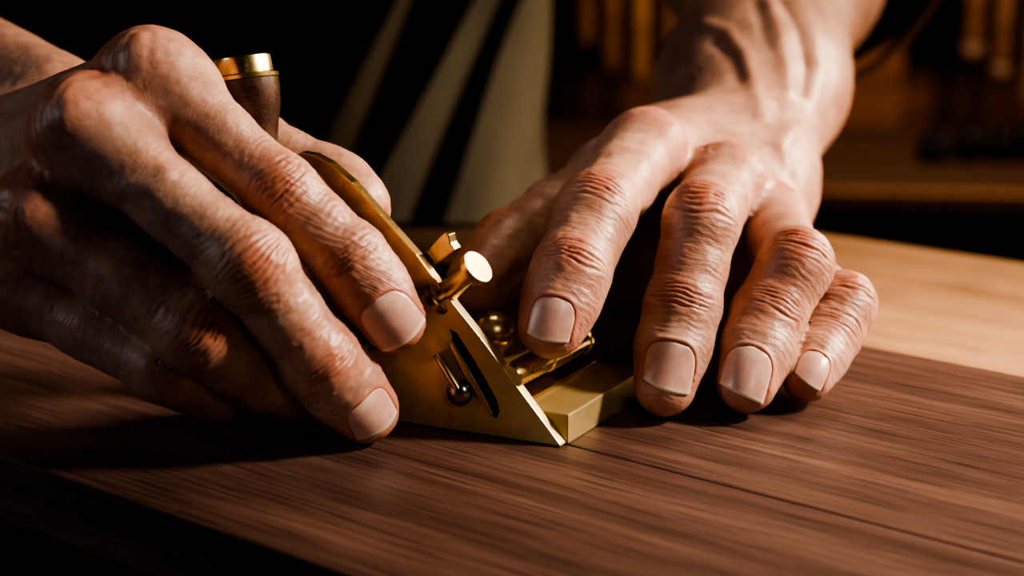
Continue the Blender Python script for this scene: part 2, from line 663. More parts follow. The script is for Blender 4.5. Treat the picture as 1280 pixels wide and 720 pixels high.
# nails: hand, finger index, photo position of the middle, direction of the free edge, size
NAILS = [
    (HL, 0, (489, 402), .0150, .0150, (.62, .78), 0.), (HL, 1, (466, 520), .0140, .0135, (.45, .80), 0.),
    (HR, 0, (689, 399), .0124, .0124, (-.12, 1), 0.), (HR, 1, (836, 458), .0144, .0142, (-.10, 1), -.18),
    (HR, 2, (932, 462), .0140, .0142, (-.22, 1), -.22), (HR, 3, (1017, 459), .0094, .0108, (-.36, 1), -.22),
]

# creases, veins and tendons: pixel polyline on the skin, width (m), height (m, + raises), redness
STROKES = [
    # veins on the far forearm
    ([(880, 30), (910, 40), (932, 68), (942, 108), (954, 152)], .0034, .0015, 0),
    ([(893, 52), (914, 74), (925, 104)], .0030, -.0011, 0),
    ([(945, 2), (952, 30), (958, 62)], .0024, -.0008, 0),
    ([(962, 2), (974, 40), (982, 85), (985, 118)], .0034, .0015, 0),
    ([(978, 2), (999, 38), (1007, 80), (1003, 120)], .0026, -.0013, 0),
    ([(1002, 2), (1020, 45), (1026, 90), (1014, 135)], .0038, .0008, 0),
    ([(975, 135), (990, 146)], .0030, -.0014, 0),
    ([(990, 160), (975, 185), (985, 215)], .0036, .0016, 0),
    # cords over the knuckles of the near hand
    ([(170, 50), (140, 66), (108, 88), (60, 130)], .0036, .0009, 0),
    ([(92, 130), (60, 160), (20, 190)], .0038, .0009, 0),
    ([(40, 236), (15, 236), (-8, 240)], .0038, .0008, 0),
    ([(150, 235), (185, 235), (212, 216)], .0028, .0009, 0),
]


def build_body():
    lo, hi = (-.46, -.12, -.20), (.26, .64, .475)
    V, Q = surface_nets(sdf, lo, hi, .0018)
    me = bpy.data.meshes.new('person_body')
    me.vertices.add(len(V))
    me.vertices.foreach_set('co', V.astype(np.float32).ravel())
    me.loops.add(Q.size)
    me.loops.foreach_set('vertex_index', Q.astype(np.int32).ravel())
    me.polygons.add(len(Q))
    me.polygons.foreach_set('loop_start', np.arange(0, Q.size, 4, dtype=np.int32))
    me.update(calc_edges=True)
    me.validate()
    # finer mesh on the hands and near forearms
    bm = bmesh.new()
    bm.from_mesh(me)
    def fine(bm, hands_only):
        bm.edges.ensure_lookup_table()
        co = np.array([e.verts[0].co for e in bm.edges])
        sel = np.zeros(len(co), bool)
        for h in (HL, HR):
            l, u = h.lo + .012, h.hi - .012
            sel |= np.all((co > l) & (co < u), 1)
        if not hands_only:
            sel |= (co[:, 2] < .16) & (co[:, 1] < .28) & (co[:, 2] > -.05)
        dd = CAM - co
        bmesh.ops.subdivide_edges(bm, edges=[bm.edges[i] for i in np.nonzero(sel)[0]], cuts=1, use_grid_fill=True)
    fine(bm, False)
    bm.to_mesh(me)
    bm.free()
    def grab():
        n = len(me.vertices)
        V = np.zeros(n * 3, np.float32)
        me.vertices.foreach_get('co', V)
        return n, V.reshape(-1, 3).astype(float)

    # finest mesh over the creased joints and the nails
    spots = []
    for h in (HL, HR):
        for i, f in enumerate(h.fingers[:4]):
            if h is HL and i == 3: continue
            for j, r in ((1, .0165), (2, .0145)):
                if h is HL and i >= 2 and j == 2: continue
                spots.append((f.J[j] + nrm(f.dn[j - 1] + f.dn[j]) * f.R[2] * .8, r))
    for h, i, (x, y), w_, l_, dr_, sk_ in NAILS:
        f = h.fingers[i]
        spots.append((f.J[2] + (f.J[3] - f.J[2]) * .75 + f.dn[2] * f.R[5] * .9, .0125))
    bm = bmesh.new()
    bm.from_mesh(me)
    bm.edges.ensure_lookup_table()
    co = np.array([e.verts[0].co for e in bm.edges])
    sel = np.zeros(len(co), bool)
    for c_, r in spots:
        sel |= ((co - c_) ** 2).sum(1) < r * r
    bmesh.ops.subdivide_edges(bm, edges=[bm.edges[i] for i in np.nonzero(sel)[0]], cuts=1, use_grid_fill=True)
    bm.to_mesh(me)
    bm.free()
    n, V = grab()
    V, N = project(sdf, V, 3, .0012)
    me.vertices.foreach_set('co', V.astype(np.float32).ravel())
    me.update()
    bvh = BVHTree.FromPolygons([tuple(v) for v in V], [tuple(p.vertices) for p in me.polygons])

    def hit(x, y):
        r = bvh.ray_cast(Vector(CAM), Vector(nrm(ray(x, y))))
        return (np.array(r[0]), np.array(r[1])) if r[0] is not None else (None, None)

    disp = np.zeros(n)
    red = np.zeros(n)
    dark = np.zeros(n)
    pale = np.zeros(n)
    fc = np.zeros((n, 3))
    big = vnoise(V, 60.)
    fcn = vnoise(V, 420.)
    for h in (HL, HR):
        near = np.nonzero(np.all((V > h.lo) & (V < h.hi), 1))[0]
        P = V[near]
        NN = N[near]
        dist = np.stack([chunked(f.d, P) for f in h.fingers], 1)
        which = dist.argmin(1)
        dfin = dist.min(1)
        dpl = chunked(h.d_palm, P)
        # palm frame for the back of the hand
        a0 = nrm(h.fingers[1].J[0] - h.W)
        fcl = np.stack([(P - h.W) @ a0 * .8, (P - h.W) @ h.acr, np.zeros(len(P))], 1)
        wt = sstep(-.002, .004, dpl - dfin)[:, None]
        dl = np.zeros(len(P))
        rl = np.zeros(len(P))
        kl = np.zeros(len(P))
        for i, f in enumerate(h.fingers):
            m = which == i
            if not m.any(): continue
            p = P[m]
            best, s_, c_ = None, None, None
            for b in range(3):
                ab = f.J[b + 1] - f.J[b]
                L = np.linalg.norm(ab)
                t = (p - f.J[b]) @ f.ax[b]
                tc = np.clip(t, 0 if b else -.02, L if b < 2 else L + .02)
                w = p - f.J[b] - tc[:, None] * f.ax[b]
                dd = np.linalg.norm(w, axis=1)
                side = np.cross(f.ax[b], f.dn[b])
                ang = np.arctan2(w @ side, w @ f.dn[b])
                ss = f.L[b] + tc
                cc = ang * .010
                if best is None:
                    best, s_, c_ = dd, ss, cc
                else:
                    k = dd < best
                    best = np.where(k, dd, best)
                    s_ = np.where(k, ss, s_)
                    c_ = np.where(k, cc, c_)
            fl = np.stack([s_, c_, np.full(len(p), i * 3.7)], 1)
            fcl[m] = fcl[m] * (1 - wt[m]) + fl * wt[m]
            wf = wt[m][:, 0]
            add = np.zeros(len(p))
            rr = np.zeros(len(p))
            dk = np.zeros(len(p))
            specs = [(1, f.R[2], [-6.4, -4.3, -2.6, -1.0, .7, 2.3, 4.0, 5.9], .00070, .00046)] if i < 4 else []
            specs += [(2, f.R[4], [-3.4, -2.0, -.5, 1.0, 2.5], .00052, .00042)]
            for j, r, sl, amp, wd in specs:
                ax = nrm(f.ax[j - 1] + f.ax[j])
                dn = nrm(f.dn[j - 1] + f.dn[j])
                sd = np.cross(ax, dn)
                v = p - f.J[j]
                s = v @ ax
                w = v @ sd
                dd = v @ dn / r
                mask = sstep(.05, .62, dd) * np.exp(-(w / (r * .80)) ** 4)
                wob = (vnoise(p, 150.) - .5) * .0022 + (vnoise(p, 420.) - .5) * .0006
                for q, s0 in enumerate(sl):
                    s0 = s0 * .001 * (r / .0105)
                    sc = s0 * (1 - .42 * (w / r) ** 2)     # the folds close into an oval
                    a = amp * (1 - .35 * abs(s0) / .007) * (.45 + 1.0 * hash3(np.array([[i, j, q]]))[0]) * (.55 + .9 * vnoise(p + q * .013, 330.))
                    g = np.exp(-((s + wob - sc) / wd) ** 2)
                    add -= a * g * mask
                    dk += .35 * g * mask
                pm = np.exp(-(s / (r * .75)) ** 2 - (w / (r * .8)) ** 2) * sstep(-.1, .6, dd)
                add += .00055 * pm
                rr += (.72 if j == 1 else .45) * pm
            # finger tips are redder
            tip = f.J[3] + f.ax[2] * f.R[6] * .3
            rr += .55 * np.exp(-(np.linalg.norm(p - tip, axis=1) / .0105) ** 2)
            # fine rings along the whole finger
            ring = np.sin(s_ * 2 * math.pi / .0021 + (vnoise(p, 300.) - .5) * 9 + c_ * 60)
            add += .000055 * ring * (.4 + 1.2 * vnoise(p, 130.))
            dl[m] += add * (.3 + .7 * wf)
            rl[m] += rr
            kl[m] += dk
        # knuckle heads and furrows across the back of the hand
        for f in h.fingers[:4]:
            v = np.linalg.norm(P - f.J[0] - h.nd * .008, axis=1)
            rl += .7 * np.exp(-(v / .0125) ** 2)
        back = (1 - wt[:, 0]) * sstep(.1, .6, NN @ h.nd)
        fur = np.sin(fcl[:, 0] * 2 * math.pi / .0031 + (vnoise(P, 150.) - .5) * 11)
        kn = np.zeros(len(P))
        for f in h.fingers[:4]:
            kn += np.exp(-(np.linalg.norm(P - f.J[0], axis=1) / .022) ** 2)
        dl += .00020 * fur * (.4 + 1.2 * vnoise(P, 210.)) * back * np.clip(kn, 0, 1)
        disp[near] += dl
        red[near] += rl
        dark[near] += kl
        fc[near] = fcl
    far = (np.abs(fc).sum(1) == 0)
    fc[far] = V[far] * .5
    disp += (big - .5) * .0009 + (fcn - .5) * .00022
    # strokes
    for pts, wd, ht, rd in STROKES:
        P3 = []
        for (x0, y0), (x1, y1) in zip(pts[:-1], pts[1:]):
            for t in np.linspace(0, 1, 8, endpoint=False):
                q, _ = hit(x0 + (x1 - x0) * t, y0 + (y1 - y0) * t)
                if q is not None: P3.append(q)
        if len(P3) < 2: continue
        P3 = np.array(P3)
        lo_, hi_ = P3.min(0) - 3 * wd, P3.max(0) + 3 * wd
        k = np.nonzero(np.all((V > lo_) & (V < hi_), 1))[0]
        if not len(k): continue
        dmin = np.full(len(k), 1e9)
        for a, b in zip(P3[:-1], P3[1:]):
            ab = b - a
            t = np.clip(((V[k] - a) @ ab) / max(ab @ ab, 1e-12), 0, 1)
            dmin = np.minimum(dmin, np.linalg.norm(V[k] - a - t[:, None] * ab, axis=1))
        g = np.exp(-(dmin / wd) ** 2)
        disp[k] += ht * g
        red[k] += rd * g
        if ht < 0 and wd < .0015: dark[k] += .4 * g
    V2 = V + N * disp[:, None]
    # nails: plates and the folds of skin round them
    plates = []
    for h, i, (x, y), w, l, (dx, dy), skew in NAILS:
        p, nn = hit(x, y)
        f = h.fingers[i]
        if p is None: continue
        dn = nrm(nn)
        a = orth(f.ax[2], dn)
        u = orth(ray(x + dx, y + dy) - ray(x, y), dn)
        a = orth(nrm(a * .5 + u * .5), dn)
        b = np.cross(a, dn)
        c = p
        # quadric through the finger's own surface
        gx, gy = np.meshgrid(np.linspace(-.46, .46, 9) * w, np.linspace(-.5, .42, 9) * l)
        gx, gy = gx.ravel(), gy.ravel()
        base = c + gx[:, None] * b + gy[:, None] * a
        hh = -(gx / w) ** 2 * .004
        for _ in range(12):
            hh = hh - np.clip(chunked(sdf, base + hh[:, None] * dn), -.001, .001) * .8
        A_ = np.stack([np.ones_like(gx), gx, gy, gx * gx, gx * gy, gy * gy], 1)
        k6 = np.linalg.lstsq(A_, hh, rcond=None)[0]
        hgt = lambda X, Y, k6=k6: k6[0] + k6[1] * X + k6[2] * Y + k6[3] * X * X * .97 + k6[4] * X * Y + k6[5] * Y * Y * .7
        v = V2 - c
        k = np.nonzero((np.abs(v) < .016).all(1) & (v @ dn > -.008))[0]
        X, Y, H = v[k] @ b, v[k] @ a, v[k] @ dn
        hw, hl = w / 2, l / 2
        # signed distance-like measure outside the plate outline (base rounded, free end open)
        yy = np.where(Y < 0, np.abs(Y) / hl, 0)
        e = (np.abs(X / hw) ** 3 + np.abs(np.minimum(Y, 0) / hl) ** 2.6) ** (1 / 2.8)
        ins = (e < 1.0) & (Y < hl * 1.0)
        tgt = hgt(X, Y) - .0006
        under = np.where(ins, tgt - H, 0)
        near_tip = sstep(hl * 1.25, hl * .75, Y)
        w_in = sstep(1.04, .94, e) * near_tip
        fold = np.exp(-((e - 1.12) / .11) ** 2) * sstep(hl * .9, hl * .3, Y)
        Hn = H + (np.minimum(tgt - H, .0) * 1.0 + np.maximum(tgt - H, 0) * .3) * w_in
        Hn = Hn + fold * np.clip(hgt(X, Y) + .0005 - H, -.0003, .0011)
        V2[k] += (Hn - H)[:, None] * dn
        red[k] += .35 * fold
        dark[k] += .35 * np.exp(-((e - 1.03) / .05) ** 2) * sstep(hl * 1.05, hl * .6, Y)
        plates.append((h, i, c, a, b, dn, w, l, hgt, skew))
    low = (V2[:, 2] < .0003) & (V2[:, 1] < .22)
    V2[low, 2] = .0003                              # nothing sinks into the board
    me.vertices.foreach_set('co', V2.astype(np.float32).ravel())
    ca = me.color_attributes.new('tint', 'FLOAT_COLOR', 'POINT')
    red += (big - .45) * .35
    T = np.stack([np.clip(red, 0, .85), np.clip(dark, 0, .6), np.clip(pale, 0, 1), np.ones(n)], 1)
    ca.data.foreach_set('color', T.astype(np.float32).ravel())
    va = me.attributes.new('fc', 'FLOAT_VECTOR', 'POINT')
    va.data.foreach_set('vector', fc.astype(np.float32).ravel())
    return me, plates


person = empty('person', (TC[0], TC[1], FLOOR),
               'craftsman in an olive apron pressing a brass tool onto the walnut board with both hands', 'person')
body_me, plates = build_body()
link('body', body_me, M['skin'], person)

for h, i, c, a, b, dn, w, l, hgt, skew in plates:
    V, Fc, col = [], [], []
    nu, nv = 18, 18
    for r in range(nv + 1):
        y = -l / 2 + l * r / nv
        for q in range(nu + 1):
            u = -1 + 2 * q / nu
            t = max(0., -y / (l / 2))
            wid = (w / 2) * (max(0., 1 - t ** 2.6)) ** (1 / 3.0) if y < 0 else (w / 2) * (1 - .05 * (y / (l / 2)) ** 2)
            x = u * max(wid, .0004)
            yy = y + (skew * x - .0013 * u * u) * sstep(-l * .1, l * .5, y)
            V.append(c + b * x + a * yy + dn * (hgt(x, yy) - .0001))
            lun = float(sstep(-l * .18, -l * .36, y + .004 * u * u))
            col += [lun * .5, float(sstep(l * .43, l * .47, y)), u * .5 + .5, 1.]
    for r in range(nv):
        for q in range(nu):
            k = r * (nu + 1) + q
            Fc.append((k, k + 1, k + nu + 2, k + nu + 1))
    me = mesh_from('fingernail', V, Fc)
    ca = me.color_attributes.new('nl', 'FLOAT_COLOR', 'POINT')
    ca.data.foreach_set('color', np.array(col, np.float32))
    o = link('fingernail', me, M['nail'], person)
    md = o.modifiers.new('thick', 'SOLIDIFY')
    md.thickness = .0006
    md.offset = 0


# ------------------------------------------------------------------ clothing (children of the person)
def loft(bm, rings, close_ends=False):
    rv = [[bm.verts.new(p) for p in r] for r in rings]
    n = len(rv[0])
    for i in range(len(rv) - 1):
        for k in range(n):
            bm.faces.new((rv[i][k], rv[i][(k + 1) % n], rv[i + 1][(k + 1) % n], rv[i + 1][k]))
    if close_ends:
        bm.faces.new(rv[0][::-1])
        bm.faces.new(rv[-1])
    return rv


def ell(cx, cy, z, rx, ry, n=72, wob=0., ph=0.):
    return [np.array([cx + rx * math.cos(t) * (1 + wob * math.sin(5 * t + ph)), cy + ry * math.sin(t) * (1 + wob * math.sin(7 * t + ph)), z])
            for t in [2 * math.pi * k / n for k in range(n)]]


def sub(o, lv=1, thick=0., offset=0.):
    if thick:
        md = o.modifiers.new('thick', 'SOLIDIFY')
        md.thickness = thick
        md.offset = offset
    md = o.modifiers.new('smooth', 'SUBSURF')
    md.levels = md.render_levels = lv
    return o


bm = bmesh.new()
loft(bm, [ell(TC[0], TC[1] + .01, z, rx, ry, wob=.012, ph=z * 23) for z, rx, ry in
          [(-.14, .168, .112), (-.02, .170, .118), (.08, .172, .122), (.16, .176, .122), (.24, .184, .124), (.32, .192, .122), (.40, .195, .112), (.455, .13, .085)]])
sub(bm_obj('shirt', bm, M['black'], person))
for sgn in (-1, 1):
    pass
bm = bmesh.new()
top = [ell(TC[0], TC[1] + .01, z, rx, ry) for z, rx, ry in [(-.10, .164, .116), (-.22, .170, .122), (-.30, .16, .11)]]
loft(bm, top)
for s in (-1, 1):
    loft(bm, [ell(TC[0] + s * x, TC[1] + y, z, r, r * 1.05, 36, .02, z * 30) for z, x, y, r in
              [(-.26, .078, .010, .096), (-.40, .080, .012, .092), (-.56, .082, .016, .078), (-.74, .085, .02, .066), (FLOOR + .07, .087, .018, .064)]])
sub(bm_obj('trousers', bm, M['denim'], person))
for s in (-1, 1):
    bm = bmesh.new()
    hx, hy = TC[0] + s * .085, TC[1] + .04
    prof = [(-.05, .030), (-.03, .043), (0, .048), (.05, .048), (.11, .050), (.17, .046), (.21, .034), (.225, .018)]
    rr = []
    for t, r in prof:
        z1 = FLOOR + (.105 if t < .08 else .085 - (t - .08) * .25)
        cx, cy = hx + s * .10 * t, hy - t
        rr.append([np.array([cx + r * math.cos(a), cy, max(FLOOR + .001, FLOOR + .001 + (z1 - FLOOR) * (.5 + .5 * math.sin(a)))]) for a in [2 * math.pi * k / 20 for k in range(20)]])
    loft(bm, rr, True)
    sub(bm_obj('shoe', bm, M['iron'], person))


def tube(bm, path, radii, n=40, wob=0., seed=0):
    rings = []
    prev = None
    rnd = random.Random(seed)
    for i, (p, r) in enumerate(zip(path, radii)):
        d = nrm(path[min(i + 1, len(path) - 1)] - path[max(i - 1, 0)])
        u = orth(prev if prev is not None else (X3 if abs(d[0]) < .9 else Z3), d)
        prev = u
        w = np.cross(d, u)
        ph = rnd.random() * 6
        rings.append([p + (u * math.cos(t) + w * math.sin(t)) * r * (1 + wob * math.sin(4 * t + ph)) for t in [2 * math.pi * k / n for k in range(n)]])
    loft(bm, rings)


for h, S, name, c0 in ((HR, SH_R, 'sleeve', at(1014, -66, .815)), (HL, SH_L, 'sleeve', HL.W + (HL.E - HL.W) * .80)):
    bm = bmesh.new()
    E_ = h.E
    tube(bm, [c0, c0 * .5 + E_ * .5 + Z3 * .004, E_ + (S - E_) * .10, E_ + (S - E_) * .35, E_ + (S - E_) * .7, S],
         [.069, .068, .066, .062, .064, .070], wob=.03, seed=3)
    sl = sub(bm_obj(name, bm, M['black'], person), 2, .003)
    bm = bmesh.new()
    d = nrm(E_ - c0)
    tube(bm, [c0 - d * .004, c0 + d * .001, c0 + d * .006], [.0690, .0712, .0705], wob=.03, seed=3)
    sub(bm_obj('cuff', bm, M['stitch'], sl), 2, .002)

# apron: sheet wrapped round the front of the torso, pulled into diagonal folds; black shirt between them stands in for shade
FOLDS = [  # photo line of each ridge (top, bottom), half width px, height m
    ((511, -40), (402, 235), 14, .022), ((593, -20), (482, 262), 20, .026)]


def fold_h(x, y):
    s = 0
    for (x0, y0), (x1, y1), w, hh in FOLDS:
        t = (y - y0) / (y1 - y0)
        cx = x0 + (x1 - x0) * t
        s = max(s, hh * math.exp(-((x - cx) / (w * (.85 + .3 * t))) ** 2))
    t = y / 280
    e = 612 - 63 * t                                  # left border of the flat front panel
    pan = .026 * float(sstep(e - 24, e + 22, x)) - .005 * math.exp(-((x - (e + 62)) / 15) ** 2) - .004 * math.exp(-((x - (e + 95)) / 9) ** 2)
    return max(s, pan)


def to_px(p):
    q = p - CAM
    d = q @ FW
    return 640 + F * (q @ RT) / d, 360 - F * (q @ UPV) / d


bm = bmesh.new()
grid = []
for iz in range(70):
    z = -.60 + 1.0 * iz / 69
    row = []
    for it in range(181):
        th = math.pi * (1.02 + .985 * it / 180)
        rx = .154 + .012 * max(0, (z - .2) / .2)
        p = np.array([TC[0] + rx * math.cos(th), TC[1] + .012 + .118 * math.sin(th), z])
        x, y = to_px(p)
        n2 = nrm(np.array([math.cos(th) * .118, math.sin(th) * rx, 0]))
        hgt = fold_h(x, min(y, 330)) * (1 if z > -.1 else max(.2, 1 + (z + .1) * 2))
        row.append(bm.verts.new(p + n2 * (hgt - .003)))
    grid.append(row)
for i in range(69):
    for k in range(180):
        bm.faces.new((grid[i][k], grid[i][k + 1], grid[i + 1][k + 1], grid[i + 1][k]))
sub(bm_obj('apron', bm, M['apron'], person), 1, .0015)

# ------------------------------------------------------------------ walnut board and bench
D = np.array([-.8008, .5990, 0])                    # along the boards, away to the left
Nb = np.array([.5990, .8008, 0])                    # across the boards, away from the camera
bf = on(0, 568, 0)
A0 = on(703, 560, 0)
BW = .2356
seam = (on(960, 620, 0) - bf) @ Nb
o_board = bf - D * .0
brd = empty('walnut_board', (*(bf + Nb * BW / 2)[:2], -.02),
            'dark walnut board of two joined planks lying across the oak bench under the brass tool', 'board')


def oriented(name, me_fn, mat, parent, origin):
    """object whose local X runs along the grain"""
    bm = bmesh.new()
    me_fn(bm)
    bmesh.ops.recalc_face_normals(bm, faces=bm.faces)
    Mx = Matrix(((D[0], Nb[0] * -1, 0, origin[0]), (D[1], Nb[1] * -1, 0, origin[1]), (0, 0, 1, origin[2]), (0, 0, 0, 1)))
    bmesh.ops.transform(bm, matrix=Mx.inverted(), verts=bm.verts)
    me = bpy.data.meshes.new(name)
    bm.to_mesh(me)
    bm.free()
    me.materials.append(mat)
    o = bpy.data.objects.new(name, me)
    C.objects.link(o)
    if parent is not None:
        o.parent = parent
        bpy.context.view_layer.update()
        o.matrix_local = parent.matrix_world.inverted() @ Mx
    else:
        o.matrix_world = Mx
    return o


def strip(bm, n0, n1, l0, l1, z0, z1, bev):
    p = lambda l, n_: np.array([*(bf + D * l + Nb * n_)[:2], z0])
    add_prism(bm, [p(l0, n0), p(l1, n0), p(l1, n1), p(l0, n1)], np.array([0, 0, z1 - z0]), bev)


oriented('plank', lambda bm: strip(bm, 0, seam - .0003, -.52, .36, -.02, 0, .0009), M['walnut'], brd, np.array([*bf[:2], -.01]))
oriented('plank', lambda bm: strip(bm, seam + .0003, BW, -.52, .36, -.02, 0, .0009), M['walnut'], brd, np.array([*(bf + Nb * .31 + D * .7)[:2], -.013]))

# bench: polygon top with a far edge running off to the right and one facing the craftsman
zb = -.02
bench = empty('workbench', (.05, .1, FLOOR), 'light oak workbench under the walnut board, its top glowing at the right', 'workbench')
p_r = on(1280, 328, zb)
p_c = on(1000, 287, zb)
dr = nrm(p_r - p_c)
y_far = on(600, 279, zb)[1]
pf = bf + Nb * .090
poly = [pf - D * .62, pf + D * .55, np.array([-.60, y_far, 0]), np.array([p_c[0], y_far, 0]) if p_c[1] > y_far else p_c, p_c + dr * .42]
poly = [np.array([q[0], q[1], zb - .05]) for q in poly]
oriented('bench_top', lambda bm: add_prism(bm, poly, np.array([0, 0, .05]), .0015), M['bench'], bench, np.array([.3, .1, zb]))
for q in poly[:5]:
    cen = sum(poly) / 5
    c = q + (cen - q) * .16
    bm = bmesh.new()
    add_box(bm, (c[0], c[1], (FLOOR + zb - .05) / 2), X3, Y3, Z3, .03, .03, (zb - .05 - FLOOR) / 2, .003)
    if q is not poly[3]:
        bm_obj('leg', bm, M['dark_wood'], bench, False)
    else:
        bm.free()

# ------------------------------------------------------------------ brass tool
e1 = nrm(on(510, 530, 0) - A0)
en = np.array([e1[1], -e1[0], 0])                  # square to the cheek
e3 = nrm(on(788, 470, .0088) - on(703, 521, .0088))  # the body runs slightly askew
tool = empty('hand_plane', A0 + e1 * .04 + e3 * .025, 'brass wedge-shaped hand plane with a long strap and wooden knob, held between both hands', 'hand plane')


def cp(s, z, w=0.):
    return A0 + e1 * s + Z3 * z + e3 * w


def pl(x, y, w=0.):
    """point of the cheek's outer plane seen at this place -> (along, up)"""
    r = ray(x, y)
    o = A0 + e3 * w
    t = ((o - CAM) @ en) / (r @ en)
    p = CAM + r * t - o
    return p @ e1, p[2]


# cheek with strap: outline in (along, up)
hyp = [pl(700, 556), pl(640, 475), pl(600, 422), pl(560, 372), pl(520, 318), pl(475, 268), pl(440, 228), pl(412, 204), pl(392, 193), pl(376, 190)]
inner = [pl(368, 195), pl(384, 205), pl(402, 222), pl(426, 254), pl(460, 300), pl(494, 345), pl(512, 372)]
lowcut = pl(512, 372)
bm = bmesh.new()
out = [(0.0006, 0.0003)] + hyp[:4] + [lowcut, (.062, .016), (.062, .0003)]
add_prism(bm, [cp(s, z) for s, z in out], e3 * .0032, .0004)
cheek = bm_obj('cheek', bm, M['brass_matte'], tool, False)
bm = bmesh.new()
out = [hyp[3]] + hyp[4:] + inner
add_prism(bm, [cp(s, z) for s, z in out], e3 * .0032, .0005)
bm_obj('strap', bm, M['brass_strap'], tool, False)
# bed block behind the cheek
bm = bmesh.new()
add_prism(bm, [cp(0, 0, .0034), cp(0, .0088, .0034), cp(.012, .0088, .0034), cp(.030, .010, .0034), cp(.062, .012, .0034), cp(.062, 0, .0034)], e3 * .0475, .0005)
bm_obj('sole_block', bm, M['brass_matte'], tool, False)
# thin blade strip lying in the bed, and its seam
bm = bmesh.new()
add_prism(bm, [cp(.0145, .0092, .0045), cp(.0205, .0112, .0045), cp(.0205, .0122, .0045), cp(.0145, .0101, .0045)], e3 * .044, .0002)
bm_obj('mouth_strip', bm, M['brass_dark'], tool, False)
# body under the handle, between the fingers
bm = bmesh.new()
add_prism(bm, [cp(.044, .010, .006), cp(.085, .010, .006), cp(.100, .030, .006), (cp(.090, .036, .006)), cp(.060, .030, .006)], e3 * .012, .002)
bm_obj('rear_block', bm, M['brass_dark'], tool, False)
# roller rod
q0 = np.array(cp(*pl(640, 478, .002), .002))
s0, z0 = pl(645, 467, .004)
bm = bmesh.new()
add_lathe(bm, cp(s0, z0, .0005), e3, [(0, .0032), (.0006, .0038), (.019, .0038), (.0193, .0042), (.040, .0042), (.0404, .0046), (.0415, .0046), (.0419, .0041)], 36)
bm_obj('roller', bm, M['brass'], tool)
# knurled ball
bm = bmesh.new()
sb, zb2 = pl(617, 412, .018)
cb = cp(sb, zb2, .018)
add_lathe(bm, cb - Z3 * .018 , Z3, [(0, .0028), (.010, .0028), (.0124, .0036), (.0140, .0052), (.0160, .0060), (.0180, .0062), (.0200, .0058), (.0220, .0044), (.0230, .0022), (.0233, .0004)], 32)
for v in bm.verts:
    q = np.array(v.co) - cb
    if q[2] > -.006:
        ang = math.atan2(q[1], q[0])
        k = 1 + .13 * math.sin(ang * 9) * math.sin(q[2] * 1500)
        v.co = Vector(cb + np.array([q[0] * k, q[1] * k, q[2]]))
kb = bm_obj('adjuster_ball', bm, M['brass'], tool)
# thumb screw through the strap: shank square to the strap, flat round head
pa, pb = np.array(pl(541, 379, .0016)), np.array(pl(598, 333, .0016))
ha = nrm(np.array(pl(600, 422)) - np.array(pl(520, 318)))
per = np.array([ha[1], -ha[0]])
if (pb - pa) @ per < 0: per = -per
mid_p = pb
ax3 = nrm(e1 * per[0] + Z3 * per[1])
axv = nrm(cp(*pb, .0016) - cp(*pa, .0016))
axk = nrm(axv * .985 + en * -.10)
head = cp(*pb, .0016)
bm = bmesh.new()
add_lathe(bm, head - axk * .0185, axk, [(0, .0030), (.0006, .0034), (.0155, .0034), (.0158, .0040), (.0163, .0049), (.0182, .0050), (.0185, .0049)], 40)
ts = bm_obj('thumb_screw', bm, M['brass'], tool)
bm = bmesh.new()
add_lathe(bm, head - axk * .0178, axk, [(0, .0052), (.0004, .0056), (.0024, .0056), (.0028, .0052)], 32)
bm_obj('collar', bm, M['brass_dark'], ts)
# little wing behind the strap
w0 = .0045
wv = [pl(522, 322, w0), pl(536, 311, w0), pl(549, 297, w0), pl(556, 290.5, w0), pl(561, 293, w0), pl(563, 304, w0), pl(569, 312, w0), pl(566, 315, w0), pl(550, 327, w0), pl(536, 336, w0)]
bm = bmesh.new()
add_prism(bm, [cp(s, z, w0) for s, z in wv], e3 * .0035, .0004)
bm_obj('wing_nut', bm, M['brass'], tool, False)
# curved lever blade on the cheek, dark slot behind, rod and steel screw
wn = -.0016
bl = [(563, 424), (572, 440), (585, 462), (599, 487), (610, 507), (616, 520), (609, 513), (600, 500), (586, 478), (572, 452), (562, 432)]
bm = bmesh.new()
add_prism(bm, [cp(*pl(x, y, wn), wn) for x, y in bl], e3 * .0016, .0003)
bm_obj('lever_blade', bm, M['brass'], tool, False)
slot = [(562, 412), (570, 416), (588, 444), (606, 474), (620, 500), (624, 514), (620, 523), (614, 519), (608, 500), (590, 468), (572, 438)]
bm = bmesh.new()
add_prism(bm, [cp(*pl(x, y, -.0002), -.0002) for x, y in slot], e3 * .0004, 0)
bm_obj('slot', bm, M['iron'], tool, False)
bm = bmesh.new()
r0, r1 = cp(*pl(546, 442, -.0022), -.0022), cp(*pl(573, 486, -.0022), -.0022)
add_lathe(bm, r0, r1 - r0, [(0, .0011), (.0004, .0014), (np.linalg.norm(r1 - r0), .0014)], 20)
bm_obj('lever_rod', bm, M['brass'], tool)
bm = bmesh.new()
sc = cp(*pl(576, 489, 0), 0)
add_lathe(bm, sc, -e3, [(0, .0040), (.0012, .0041), (.0022, .0036), (.0030, .0027), (.0036, .0013), (.0037, .0003)], 28)
bm_obj('cheek_screw', bm, M['steel'], tool)

